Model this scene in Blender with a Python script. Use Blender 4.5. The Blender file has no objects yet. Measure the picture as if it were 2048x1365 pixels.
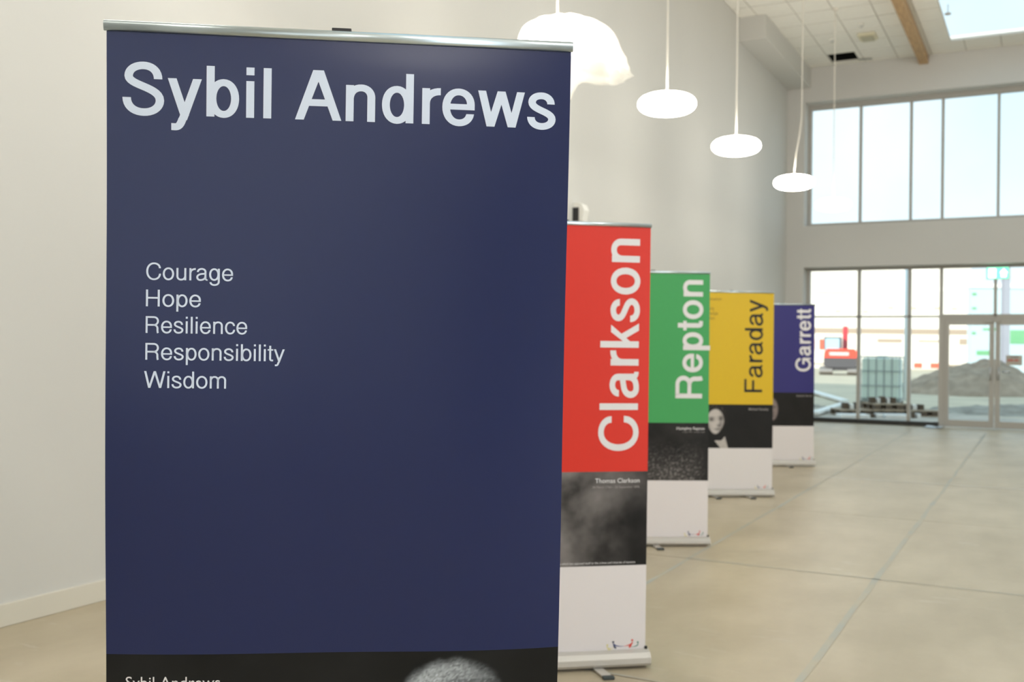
import bpy, bmesh, math, random
from mathutils import Vector, Matrix, noise
random.seed(7)
C = bpy.context.scene.collection
SC = bpy.context.scene
PI = math.pi

# ------------------------------------------------------------------ camera, world, sun, lights, exposure
FPX, YAW, PIT, ROL, EYE = 2047.7, .4813, .0046, .0122, 1.4565
fw = Vector((-math.sin(YAW)*math.cos(PIT), math.cos(YAW)*math.cos(PIT), math.sin(PIT)))
r0 = Vector((math.cos(YAW), math.sin(YAW), 0)); u0 = r0.cross(fw)
rt = r0*math.cos(ROL)+u0*math.sin(ROL); up = -r0*math.sin(ROL)+u0*math.cos(ROL)
cd = bpy.data.cameras.new('camera'); cam = bpy.data.objects.new('camera', cd); C.objects.link(cam)
m = Matrix((rt, up, -fw)).transposed().to_4x4(); m.translation = Vector((0, 0, EYE)); cam.matrix_world = m
cd.sensor_width = 36; cd.lens = 36*FPX/2048; cd.clip_start = .05; cd.clip_end = 500
cd.dof.use_dof = True; cd.dof.focus_distance = 1.92; cd.dof.aperture_fstop = 5.6
SC.camera = cam
SC.view_settings.view_transform = 'Standard'; SC.view_settings.look = 'None'
SC.view_settings.gamma = 1; SC.view_settings.exposure = 0.15; SC.view_settings.use_curve_mapping = False
SC.cycles.max_bounces = 10; SC.cycles.diffuse_bounces = 6; SC.cycles.transparent_max_bounces = 12
SC.cycles.sample_clamp_indirect = 6; SC.cycles.caustics_reflective = False; SC.cycles.caustics_refractive = False
SC.cycles.use_denoising = True

def ray(x, y): return fw+rt*((x-1024)/FPX)-up*((y-682.5)/FPX)
CP = Vector((0, 0, EYE))
def onz(x, y, z=0): d = ray(x, y); return CP+d*((z-EYE)/d.z)
def ony(x, y, Y): d = ray(x, y); return CP+d*(Y/d.y)
def ondep(x, y, dep): return CP+ray(x, y)*dep

wd = bpy.data.worlds.new('sky'); SC.world = wd; wd.use_nodes = True
wn = wd.node_tree.nodes; wl = wd.node_tree.links; bgn = wn['Background']
tc = wn.new('ShaderNodeTexCoord'); nz = wn.new('ShaderNodeTexNoise'); nz.inputs['Scale'].default_value = 2.2; nz.inputs['Detail'].default_value = 5
cr = wn.new('ShaderNodeValToRGB'); cr.color_ramp.elements[0].position = .38; cr.color_ramp.elements[1].position = .62
cr.color_ramp.elements[0].color = (.74, .91, .97, 1); cr.color_ramp.elements[1].color = (.98, 1.02, 1.03, 1)
wl.new(tc.outputs['Generated'], nz.inputs['Vector']); wl.new(nz.outputs[0], cr.inputs[0]); sx = wn.new('ShaderNodeSeparateXYZ'); wl.new(tc.outputs['Generated'], sx.inputs[0])
r2 = wn.new('ShaderNodeValToRGB'); r2.color_ramp.elements[0].position = .10; r2.color_ramp.elements[1].position = .42; r2.color_ramp.elements[0].color = (1, 1, 1, 1); r2.color_ramp.elements[1].color = (.66, .80, .88, 1)
wl.new(sx.outputs[2], r2.inputs[0]); mx = wn.new('ShaderNodeMix'); mx.data_type = 'RGBA'; mx.blend_type = 'MULTIPLY'; mx.inputs[0].default_value = 1
wl.new(cr.outputs[0], mx.inputs[6]); wl.new(r2.outputs[0], mx.inputs[7]); wl.new(mx.outputs[2], bgn.inputs[0])
bgn.inputs[1].default_value = 1.2

def light(kind, loc, energy, col, size=None, rot=(0, 0, 0)):
    ld = bpy.data.lights.new('light', kind); ld.energy = energy; ld.color = col
    o = bpy.data.objects.new('light', ld); C.objects.link(o); o.location = loc; o.rotation_euler = rot
    if kind == 'AREA': ld.shape = 'RECTANGLE'; ld.size, ld.size_y = size
    return o
sun = light('SUN', (0, -20, 30), 5.0, (1, .94, .84)); sun.data.angle = .02
sun.rotation_euler = Vector((-.25, -.93, .27)).to_track_quat('Z', 'Y').to_euler()
# unseen point lights added along the right side to brighten the hall
def fill_light(x, y, z, e, col=(1, .95, .87), r=.35):
    o = light('POINT', (x, y, z), e, col); o.data.shadow_soft_size = r; return o
for (x, y, e) in [(3.4, -4.5, 190), (3.6, .5, 190), (3.6, 5.6, 190), (3.6, 10.8, 190), (4.4, 15.4, 150)]: fill_light(x, y, 4.9, e*.78, (1, .965, .92), 1.0 if y > 8 else .35)
light('AREA', (6.9, 1.5, 3.4), 270, (.78, .89, 1.0), (10, 3.6), (0, PI/2, 0))      # cool fill added from the right, no glazing is built there
light('AREA', (1.2, -6.7, 2.6), 100, (.84, .92, 1.0), (7, 3.4), (-PI/2, 0, 0))      # weaker fill added behind the camera, the end wall is solid

# ------------------------------------------------------------------ helpers
def s2l(c): 
    return tuple(((v/255)/12.92 if v/255 <= .04045 else ((v/255+.055)/1.055)**2.4) for v in c)
MATS = {}
def mat(name, col, rough=.6, metal=0, noise_amt=0, nscale=5, bump=0, bscale=60, emit=None, estr=0, spec=.5, stretch=None, col2=None, trans=0, alpha=1):
    if name in MATS: return MATS[name]
    mm = bpy.data.materials.new(name); mm.use_nodes = True; N = mm.node_tree.nodes; L = mm.node_tree.links; b = N['Principled BSDF']
    b.inputs['Base Color'].default_value = (*col, 1); b.inputs['Roughness'].default_value = rough; b.inputs['Metallic'].default_value = metal
    b.inputs['Specular IOR Level'].default_value = spec; b.inputs['Transmission Weight'].default_value = trans; b.inputs['Alpha'].default_value = alpha
    if emit: b.inputs['Emission Color'].default_value = (*emit, 1); b.inputs['Emission Strength'].default_value = estr
    if noise_amt or bump:
        t = N.new('ShaderNodeTexCoord'); mp = N.new('ShaderNodeMapping'); L.new(t.outputs['Object'], mp.inputs[0])
        if stretch: mp.inputs['Scale'].default_value = stretch
    if noise_amt:
        n = N.new('ShaderNodeTexNoise'); n.inputs['Scale'].default_value = nscale; n.inputs['Detail'].default_value = 7; L.new(mp.outputs[0], n.inputs['Vector'])
        r = N.new('ShaderNodeValToRGB'); e = r.color_ramp.elements; e[0].position = .3; e[1].position = .7
        a = col2 or tuple(c*(1-noise_amt) for c in col); e[0].color = (*a, 1); e[1].color = (*tuple(min(1, c*(1+(0 if col2 else noise_amt*.6))) for c in col), 1)
        L.new(n.outputs[0], r.inputs[0]); L.new(r.outputs[0], b.inputs['Base Color'])
    if bump:
        n2 = N.new('ShaderNodeTexNoise'); n2.inputs['Scale'].default_value = bscale; n2.inputs['Detail'].default_value = 4; L.new(mp.outputs[0], n2.inputs['Vector'])
        bp = N.new('ShaderNodeBump'); bp.inputs['Strength'].default_value = bump; bp.inputs['Distance'].default_value = .01; L.new(n2.outputs[0], bp.inputs['Height']); L.new(bp.outputs[0], b.inputs['Normal'])
    MATS[name] = mm; return mm

def obj(name, bm, mt, parent=None, smooth=False, kind=None, label=None, recalc=True):
    me = bpy.data.meshes.new(name)
    if recalc: bmesh.ops.recalc_face_normals(bm, faces=bm.faces)
    bm.to_mesh(me); bm.free()
    for q in (mt if isinstance(mt, (list, tuple)) else [mt]): me.materials.append(q)
    if smooth:
        for p in me.polygons: p.use_smooth = True
    o = bpy.data.objects.new(name, me); C.objects.link(o)
    if parent: o.parent = parent
    if kind: o['kind'] = kind
    if label: o['label'] = label
    return o
def tag(o, label, cat, group=None):
    o['label'] = label; o['category'] = cat
    if group: o['group'] = group
    return o
def thing(name, label, cat, loc=(0, 0, 0), rz=0, group=None):
    o = bpy.data.objects.new(name, None); C.objects.link(o); o.location = loc; o.rotation_euler = (0, 0, rz)
    return tag(o, label, cat, group)
def box(bm, x0, x1, y0, y1, z0, z1, mi=0, bev=0):
    v = [bm.verts.new((x, y, z)) for x in (x0, x1) for y in (y0, y1) for z in (z0, z1)]
    fs = [bm.faces.new([v[i] for i in f]) for f in ((0, 1, 3, 2), (4, 6, 7, 5), (0, 4, 5, 1), (2, 3, 7, 6), (0, 2, 6, 4), (1, 5, 7, 3))]
    for f in fs: f.material_index = mi
    if bev:
        bmesh.ops.recalc_face_normals(bm, faces=fs)
        es = {e for f in fs for e in f.edges}; bmesh.ops.bevel(bm, geom=list(es), offset=bev, segments=2, affect='EDGES', profile=.5)
    return fs
def BB(*a, **k): bm = bmesh.new(); box(bm, *a, **k); return bm
def frame_of(d):
    d = d.normalized(); a = Vector((0, 0, 1)) if abs(d.z) < .9 else Vector((1, 0, 0))
    x = d.cross(a).normalized(); return x, d.cross(x).normalized()
def tube(bm, pts, r, n=10, cap=True):
    pts = [Vector(p) for p in pts]; rings = []
    for i, p in enumerate(pts):
        d = (pts[min(i+1, len(pts)-1)]-pts[max(i-1, 0)]); x, y = frame_of(d); rr = r[i] if isinstance(r, (list, tuple)) else r
        rings.append([bm.verts.new(p+(x*math.cos(2*PI*k/n)+y*math.sin(2*PI*k/n))*rr) for k in range(n)])
    for a, b in zip(rings, rings[1:]):
        for k in range(n): bm.faces.new((a[k], a[(k+1) % n], b[(k+1) % n], b[k]))
    if cap: bm.faces.new(rings[0][::-1]); bm.faces.new(rings[-1])
def lathe(bm, prof, n=32, c=(0, 0, 0)):
    rings = []
    for (r, z) in prof:
        if r < 1e-6: rings.append([bm.verts.new((c[0], c[1], c[2]+z))])
        else: rings.append([bm.verts.new((c[0]+r*math.cos(2*PI*k/n), c[1]+r*math.sin(2*PI*k/n), c[2]+z)) for k in range(n)])
    for a, b in zip(rings, rings[1:]):
        for k in range(n):
            k2 = (k+1) % n
            if len(a) == 1 and len(b) == 1: continue
            if len(a) == 1: bm.faces.new((a[0], b[k], b[k2]))
            elif len(b) == 1: bm.faces.new((a[k], a[k2], b[0]))
            else: bm.faces.new((a[k], a[k2], b[k2], b[k]))
def beam(bm, a, b, w, h, upv=Vector((0, 0, 1))):
    a = Vector(a); b = Vector(b); d = (b-a).normalized(); s = d.cross(upv).normalized()*(w/2); t = s.cross(d).normalized()*(h/2)
    v = [bm.verts.new(p+q) for p in (a, b) for q in (-s-t, s-t, s+t, -s+t)]
    for f in ((0, 1, 2, 3), (7, 6, 5, 4), (0, 4, 5, 1), (1, 5, 6, 2), (2, 6, 7, 3), (3, 7, 4, 0)): bm.faces.new([v[i] for i in f])
def prism(bm, poly, y0, y1, mi=0):            # polygon in x,z pushed from y0 to y1
    a = [bm.verts.new((x, y0, z)) for x, z in poly]; b = [bm.verts.new((x, y1, z)) for x, z in poly]; n = len(poly)
    fs = [bm.faces.new(a), bm.faces.new(b[::-1])]+[bm.faces.new((a[i], b[i], b[(i+1) % n], a[(i+1) % n])) for i in range(n)]
    for f in fs: f.material_index = mi
def rects_minus(rects, h):
    out = []
    for (x0, x1, y0, y1) in rects:
        a0, a1, b0, b1 = max(x0, h[0]), min(x1, h[1]), max(y0, h[2]), min(y1, h[3])
        if a0 >= a1 or b0 >= b1: out.append((x0, x1, y0, y1)); continue
        if x0 < a0: out.append((x0, a0, y0, y1))
        if a1 < x1: out.append((a1, x1, y0, y1))
        if y0 < b0: out.append((a0, a1, y0, b0))
        if b1 < y1: out.append((a0, a1, b1, y1))
    return [r for r in out if r[1]-r[0] > .02 and r[3]-r[2] > .02]

# ------------------------------------------------------------------ materials
M_wall = mat('wall_paint', (.605, .60, .575), .7, noise_amt=.02, nscale=.6)
M_farwall = mat('far_wall_paint', (.62, .61, .59), .75, noise_amt=.02, nscale=.6)
M_base = mat('skirting_paint', (.66, .63, .55), .45)
M_tile = mat('ceiling_tile_white', (.86, .845, .79), .9, noise_amt=.02, nscale=9, bump=.03, bscale=200)
M_grid = mat('ceiling_grid', (.55, .53, .48), .8)
M_frame = mat('window_frame_paint', (.45, .43, .40), .45)
M_black = mat('black_plastic', (.015, .015, .017), .4)
M_plinth = mat('dark_plinth', (.03, .03, .028), .6)
M_timber = mat('glulam_timber', (.50, .32, .16), .6, noise_amt=.25, nscale=6, stretch=(8, .6, 8))
M_alu = mat('brushed_aluminium', (.58, .66, .69), .28, metal=.9)
M_alu2 = mat('silver_cassette', (.56, .53, .49), .42, metal=.35)
M_whitepl = mat('white_plastic', (.78, .77, .73), .5)
M_void = mat('ceiling_void', (.02, .02, .02), .9)

def floor_mat():
    mm = mat('screed_floor', (.47, .40, .30), .55); N = mm.node_tree.nodes; L = mm.node_tree.links; b = N['Principled BSDF']
    g = N.new('ShaderNodeNewGeometry')
    def nn(sc, det, st=(1, 1, 1)):
        mp = N.new('ShaderNodeMapping'); mp.inputs['Scale'].default_value = st; L.new(g.outputs['Position'], mp.inputs[0])
        n = N.new('ShaderNodeTexNoise'); n.inputs['Scale'].default_value = sc; n.inputs['Detail'].default_value = det; n.inputs['Roughness'].default_value = .6; L.new(mp.outputs[0], n.inputs['Vector']); return n
    n1 = nn(.8, 9, (1, .45, 1)); n2 = nn(9, 6, (1, .6, 1)); n3 = nn(2.2, 10, (1, .6, 1))
    r = N.new('ShaderNodeValToRGB'); e = r.color_ramp.elements; e[0].position = .28; e[1].position = .72
    e[0].color = (.415, .352, .248, 1); e[1].color = (.52, .452, .33, 1); L.new(n1.outputs[0], r.inputs[0])
    r3 = N.new('ShaderNodeValToRGB'); r3.color_ramp.elements[0].position = .35; r3.color_ramp.elements[1].position = .65
    r3.color_ramp.elements[0].color = (.90, .89, .87, 1); r3.color_ramp.elements[1].color = (1.06, 1.06, 1.08, 1); L.new(n3.outputs[0], r3.inputs[0])
    r2 = N.new('ShaderNodeValToRGB'); r2.color_ramp.elements[0].color = (.93, .93, .93, 1); r2.color_ramp.elements[1].color = (1.05, 1.05, 1.05, 1); L.new(n2.outputs[0], r2.inputs[0])
    def mul(a, b2):
        x = N.new('ShaderNodeMix'); x.data_type = 'RGBA'; x.blend_type = 'MULTIPLY'; x.inputs[0].default_value = 1; L.new(a, x.inputs[6]); L.new(b2, x.inputs[7]); return x.outputs[2]
    col = mul(mul(r.outputs[0], r3.outputs[0]), r2.outputs[0])
    # white plaster scuffs
    n4 = nn(6, 6, (.5, 1.6, 1)); n5 = nn(.55, 2)
    ra = N.new('ShaderNodeValToRGB'); ra.color_ramp.elements[0].position = .60; ra.color_ramp.elements[1].position = .68; L.new(n4.outputs[0], ra.inputs[0])
    rb = N.new('ShaderNodeValToRGB'); rb.color_ramp.elements[0].position = .48; rb.color_ramp.elements[1].position = .60; L.new(n5.outputs[0], rb.inputs[0])
    mu = N.new('ShaderNodeMath'); mu.operation = 'MULTIPLY'; L.new(ra.outputs[0], mu.inputs[0]); L.new(rb.outputs[0], mu.inputs[1])
    m3 = N.new('ShaderNodeMath'); m3.operation = 'MULTIPLY'; m3.inputs[1].default_value = .35; L.new(mu.outputs[0], m3.inputs[0])
    x = N.new('ShaderNodeMix'); x.data_type = 'RGBA'; L.new(m3.outputs[0], x.inputs[0]); L.new(col, x.inputs[6]); x.inputs[7].default_value = (.62, .59, .53, 1)
    L.new(x.outputs[2], b.inputs['Base Color'])
    bp = N.new('ShaderNodeBump'); bp.inputs['Strength'].default_value = .08; bp.inputs['Distance'].default_value = .01; L.new(n2.outputs[0], bp.inputs['Height']); L.new(bp.outputs[0], b.inputs['Normal'])
    b.inputs['Specular IOR Level'].default_value = .45; b.inputs['Roughness'].default_value = .42
    return mm
M_floor = floor_mat()
def glass_mat(name, tint, gl=.05):
    mm = bpy.data.materials.new(name); mm.use_nodes = True; N = mm.node_tree.nodes; L = mm.node_tree.links; N.clear()
    o = N.new('ShaderNodeOutputMaterial'); t = N.new('ShaderNodeBsdfTransparent'); t.inputs[0].default_value = (*tint, 1); g = N.new('ShaderNodeBsdfGlossy'); g.inputs['Roughness'].default_value = .02
    x = N.new('ShaderNodeMixShader'); x.inputs[0].default_value = gl; L.new(t.outputs[0], x.inputs[1]); L.new(g.outputs[0], x.inputs[2]); L.new(x.outputs[0], o.inputs[0]); return mm
M_glass = glass_mat('window_glass', (.99, 1, .998), .012)

# ------------------------------------------------------------------ room shell
XL, XR, YB, YF, YW, ZC = -4.68, 7.2, -7.0, 20.85, 21.2, 7.083
def struct(name, bm, mt, parent=None, **k): return obj(name, bm, mt, parent, kind=None if parent else 'structure', **k)
# floor: slab with bays between sawn joints
fl = struct('floor', BB(XL-.3, XR+.3, YB-.3, YW+.15, -.30, -.012), mat('joint_dark', (.22, .20, .16), .9))  # darker base showing in the joints
JY = [YB-.3, -3.5, -.9, 1.7, 4.25, 6.85, 9.42, 12.05, 14.7, 17.3, 19.9, YW+.15]
JX = [XL-.3, -2.175, 1.6, 5.2, XR+.3]
for a, b in zip(JY, JY[1:]):
    for c, d in zip(JX, JX[1:]):
        struct('floor_slab', BB(c+.003, d-.003, a+.004, b-.004, -.06, 0), M_floor, fl)
# left wall, back wall, right wall
struct('wall_left', BB(XL-.3, XL, YB, YW+.1, 0, ZC+.3), M_wall)
struct('wall_back', BB(XL-.3, XR+.3, YB-.3, YB, 0, ZC+.3), M_wall)
struct('wall_right', BB(XR, XR+.3, YB, YW+.1, 0, ZC+.3), M_wall)
struct('baseboard_left', BB(XL, XL+.018, YB, YF, 0, .118, bev=.004), M_base)
struct('yard_shade_block', BB(-24, XL-.32, 2, YW+.1, -.3, ZC+.3), M_wall)  # unseen mass added to keep direct sun off the yard
# far wall with two openings
XJ, XJR = -4.33, 2.62
bm = bmesh.new()
box(bm, XL, XJ, YF, YW+.1, 0, ZC+.3); box(bm, XJR, XR, YF, YW+.1, 0, ZC+.3)
box(bm, XJ, XJR, YF, YW+.1, 6.40, ZC+.3); box(bm, XJ, XJR, YF, YW+.1, 3.09, 3.92)
struct('wall_far', bm, M_farwall)
struct('trim_1', BB(XL, -4.22, 17.15, YF, 6.68, ZC, bev=.004), M_wall)      # boxed-in duct along the wall head
# ceiling
SKY = [(-1.59, 1.9, 15.2, 20.08), (-1.59, 1.9, 8.0, 12.8), (-1.59, 1.9, .6, 5.4)]
HOLE = (-3.76, -3.27, 20.06, 20.60)
full = [(XL-.3, XR+.3, YB-.3, YW+.1)]
for h in SKY+[HOLE]: full = rects_minus(full, h)
bm = bmesh.new()
for q in full: box(bm, q[0], q[1], q[2], q[3], ZC+.002, ZC+.014)
ceil = struct('ceiling', bm, M_grid)
bm = bmesh.new()
for h in SKY:
    for (a, b, c, d) in ((h[0]-.06, h[0], h[2]-.06, h[3]+.06), (h[1], h[1]+.06, h[2]-.06, h[3]+.06), (h[0], h[1], h[2]-.06, h[2]), (h[0], h[1], h[3], h[3]+.06)): box(bm, a, b, c, d, ZC+.014, ZC+.04)
struct('skylight_curb', bm, M_whitepl, ceil)
for i, h in enumerate(SKY): struct('skylight_pane', BB(h[0], h[1], h[2], h[3], ZC+.03, ZC+.034), M_glass, ceil)
for h in SKY: struct('sun_blocker', BB(h[0]-1.5, h[1]+1.5, h[2]-.35, h[2]-.25, ZC+.02, ZC+1.9), M_whitepl, ceil)  # unseen upright sheets added to stop sun entering the skylights
struct('ceiling_void', BB(HOLE[0]-.3, HOLE[1]+.3, HOLE[2]-.3, HOLE[3]+.3, ZC+.5, ZC+.52), M_void, ceil)
bm = bmesh.new(); a, b, c, d = HOLE
for (e0, e1, g0, g1) in ((a-.3, a-.28, c-.3, d+.3), (b+.28, b+.3, c-.3, d+.3), (a-.28, b+.28, c-.3, c-.28), (a-.28, b+.28, d+.22, d+.24)): box(bm, e0, e1, g0, g1, ZC+.014, ZC+.5)
box(bm, a-.28, b+.28, c-.28, c, ZC+.015, ZC+.018); box(bm, a-.28, b+.28, d, d+.22, ZC+.015, ZC+.018)
struct('void_side', bm, M_void, ceil)
bm = bmesh.new(); beam(bm, (HOLE[0]-.1, 20.33, ZC+.34), (HOLE[1]+.1, 20.33, ZC+.34), .03, .05); struct('copper_pipe', bm, mat('pipe_brown', (.20, .06, .03), .5), ceil)
TX, TY = .6, .667
far_bm = bmesh.new(); cache = {}
nx0 = int((XL+3.775)/TX)-1
for i in range(nx0-1, 19):
    for j in range(0, 43):
        x0 = -3.775+i*TX; x1 = x0+TX; y1 = 20.02+TY*2-j*TY; y0 = y1-TY
        x0c, x1c, y0c, y1c = max(x0, XL), min(x1, XR), max(y0, YB), min(y1, YF)
        if x1c-x0c < .03 or y1c-y0c < .03: continue
        rs = [(x0c+.009, x1c-.009, y0c+.016, y1c-.016)]
        for h in SKY+[HOLE]: rs = rects_minus(rs, (h[0]-.01, h[1]+.01, h[2]-.01, h[3]+.01))
        if x1 < -4.2 and y0 > 17.3: continue
        for q in rs:
            w = q[1]-q[0]; l = q[3]-q[2]
            if y0 > 13.3 and x0 < 2.4:
                key = (round(w, 3), round(l, 3))
                if key not in cache: 
                    t = obj('ceiling_tile', BB(-w/2, w/2, -l/2, l/2, -.008, 0), M_tile, ceil); cache[key] = t
                else:
                    t = cache[key].copy(); C.objects.link(t)
                t.location = ((q[0]+q[1])/2, (q[2]+q[3])/2, ZC)
            else: box(far_bm, q[0], q[1], q[2], q[3], ZC-.008, ZC)
fo = obj('ceiling_tile_field', far_bm, M_tile, ceil); fo['kind'] = 'stuff'
# displaced tile edge beside the hole
bm = bmesh.new(); beam(bm, (-3.27, 20.56, ZC-.02), (-3.02, 20.56, ZC-.035), .05, .01); obj('loose_tile_edge', bm, mat('tile_edge_grey', (.35, .37, .35), .8), ceil)
# glulam beams
def roof_beam(x, label):
    o = obj('roof_beam', BB(x-.08, x+.08, YB, YF, ZC-.17, ZC-.012, bev=.006), M_timber); tag(o, label, 'beam'); o['kind'] = 'structure'; return o
roof_beam(-2.12, 'exposed timber roof beam running along the ceiling left of the skylight')

# ---------------- windows in the far wall
def mull(parent, x, z0, z1, w=.055, y0=YW-.03, y1=YW+.09, name='mullion'): return struct(name, BB(x-w/2, x+w/2, y0, y1, z0, z1, bev=.004), M_frame, parent)
def rail(parent, x0, x1, z0, z1, y0=YW-.03, y1=YW+.09, name='window_rail'): return struct(name, BB(x0, x1, y0, y1, z0, z1, bev=.004), M_frame, parent)
def pane(parent, x0, x1, z0, z1, y=YW+.02): return struct('pane', BB(x0, x1, y, y+.02, z0, z1), M_glass, parent)
MX = [-3.31, -2.37, -1.80, -.83, .13, .70, 1.64]
ed = [XJ]+MX+[XJR]
w1 = bpy.data.objects.new('window_1', None); C.objects.link(w1); w1['kind'] = 'structure'
rail(w1, XJ, XJR, 6.31, 6.40); rail(w1, XJ, XJR, 3.92, 4.0); mull(w1, XJ+.035, 4.0, 6.31, .07); mull(w1, XJR-.035, 4.0, 6.31, .07)
for x in MX: mull(w1, x, 4.0, 6.31, .05)
for a, b in zip(ed, ed[1:]): pane(w1, a+.02, b-.02, 4.0, 6.31)
w2 = bpy.data.objects.new('window_2', None); C.objects.link(w2); w2['kind'] = 'structure'
rail(w2, XJ, XJR, 3.04, 3.09); mull(w2, XJ+.035, .085, 3.04, .07); mull(w2, XJR-.035, .085, 3.04, .07)
for x in (-3.31, -2.37): mull(w2, x, .085, 3.04, .062)
mull(w2, -1.80, .085, 3.04, .06); mull(w2, -.86, 2.12, 3.04, .055)
mull(w2, .13, .085, 3.04, .06)
for x in (.70, 1.64): mull(w2, x, .085, 3.04, .062)
rail(w2, XJ+.07, -1.83, 2.10, 2.135); rail(w2, .16, XJR-.07, 2.10, 2.135); rail(w2, -1.77, .10, 2.05, 2.16)
for (a, b) in ((XJ, -3.31), (-3.31, -2.37), (-2.37, -1.80), (.13, .70), (.70, 1.64), (1.64, XJR)):
    pane(w2, a+.03, b-.03, .085, 2.10); pane(w2, a+.03, b-.03, 2.135, 3.04)
for (a, b) in ((-1.80, -.86), (-.86, .13)): pane(w2, a+.03, b-.03, 2.16, 3.04)
struct('trim_2', BB(XJ, -1.84, YW-.06, YW+.1, 0, .085), M_plinth)
struct('trim_3', BB(.17, XJR, YW-.06, YW+.1, 0, .085), M_plinth)
struct('threshold_bracket', BB(-1.93, -1.82, YW-.16, YW-.04, 0, .10, bev=.02), M_plinth, w2)
# entrance doors
M_dframe = mat('door_frame_paint', (.47, .45, .42), .45)
M_steel = mat('door_steel', (.6, .6, .6), .3, metal=.9)
def leaf(n, x0, x1, hx):
    d = bpy.data.objects.new('door_%d' % n, None); C.objects.link(d); d['kind'] = 'structure'
    y0, y1 = YW-.05, YW+.01
    for (a, b, c, e) in ((x0, x0+.085, .02, 2.05), (x1-.085, x1, .02, 2.05), (x0+.085, x1-.085, .02, .15), (x0+.085, x1-.085, 1.955, 2.05)):
        struct('door_stile' if b-a < .1 else 'door_rail', BB(a, b, y0, y1, c, e, bev=.004), M_dframe, d)
    struct('pane', BB(x0+.08, x1-.08, YW-.03, YW-.01, .15, 1.96), M_glass, d)
    bm = bmesh.new(); tube(bm, [(hx, y0-.05, .92), (hx, y0-.05, 1.16)], .012, 8); tube(bm, [(hx, y0-.05, 1.14), (hx, y0+.01, 1.14)], .009, 8); tube(bm, [(hx, y0-.05, .94), (hx, y0+.01, .94)], .009, 8)
    struct('door_handle', bm, M_steel, d, smooth=True)
    struct('door_closer', BB(hx-.10, hx+.02, y0-.04, y0, 2.0, 2.05, bev=.005), M_dframe, d)
    return d
struct('door_jamb', BB(-1.83, -1.735, YW-.07, YW+.09, 0, 2.10), M_dframe, w2); struct('door_jamb', BB(.10, .17, YW-.07, YW+.09, 0, 2.10), M_dframe, w2)
d1 = leaf(1, -1.735, -.868, -.93); d2 = leaf(2, -.852, .10, -.795)
bm = bmesh.new(); tube(bm, [(-.73, YW-.075, 1.08), (-.60, YW-.075, 1.08)], .018, 8); struct('lever_handle', bm, M_steel, d2, smooth=True)

# ------------------------------------------------------------------ lettering: grotesque glyphs drawn as strokes (1000-unit em)
def bez(p0, p1, p2, p3, n):
    o = []
    for i in range(1, n+1):
        t = i/n; s = 1-t
        o.append((s*s*s*p0[0]+3*s*s*t*p1[0]+3*s*t*t*p2[0]+t*t*t*p3[0], s*s*s*p0[1]+3*s*s*t*p1[1]+3*s*t*t*p2[1]+t*t*t*p3[1]))
    return o
def stroke(tv, th, start, *segs):
    P = [start]
    for s in segs:
        p = P[-1]
        if s[0] == 'L': 
            n = 3
            for i in range(1, n+1): P.append((p[0]+(s[1]-p[0])*i/n, p[1]+(s[2]-p[1])*i/n))
        elif s[0] == 'C':
            c = (s[1], s[2]); e = (s[3], s[4]); k = s[5] if len(s) > 5 else .58
            P += bez(p, (p[0]+(c[0]-p[0])*k, p[1]+(c[1]-p[1])*k), (e[0]+(c[0]-e[0])*k, e[1]+(c[1]-e[1])*k), e, 9)
        else: P += bez(p, (s[1], s[2]), (s[3], s[4]), (s[5], s[6]), 14)
    Lf, Rt = [], []
    for i, p in enumerate(P):
        a = P[max(0, i-1)]; b = P[min(len(P)-1, i+1)]
        dx, dy = b[0]-a[0], b[1]-a[1]
        if i == 0: dx, dy = P[1][0]-p[0], P[1][1]-p[1]
        l = math.hypot(dx, dy) or 1; dx /= l; dy /= l
        if i in (0, len(P)-1):
            if abs(dx) < .25: dx = 0; dy = 1 if dy > 0 else -1
            elif abs(dy) < .25: dy = 0; dx = 1 if dx > 0 else -1
        w = math.sqrt((dy*tv)**2+(dx*th)**2)/2
        Lf.append((p[0]-dy*w, p[1]+dx*w)); Rt.append((p[0]+dy*w, p[1]-dx*w))
    return [(Lf[i], Lf[i+1], Rt[i+1], Rt[i]) for i in range(len(P)-1)]
def rc(x0, x1, y0, y1, nx=1):
    n = max(1, int((y1-y0)/90)); return [((x0, y0+(y1-y0)*i/n), (x1, y0+(y1-y0)*i/n), (x1, y0+(y1-y0)*(i+1)/n), (x0, y0+(y1-y0)*(i+1)/n)) for i in range(n)]
def rh(x0, x1, y0, y1): return [((x0, y0), (x1, y0), (x1, y1), (x0, y1))]
def diag(xb, yb, xt, yt, w, w2=None):
    w2 = w2 or w; n = 5; o = []
    for i in range(n):
        a, b = i/n, (i+1)/n; f = lambda q: (xb+(xt-xb)*q, yb+(yt-yb)*q, w+(w2-w)*q)
        A, B_ = f(a), f(b); o.append(((A[0], A[1]), (A[0]+A[2], A[1]), (B_[0]+B_[2], B_[1]), (B_[0], B_[1])))
    return o
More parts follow.
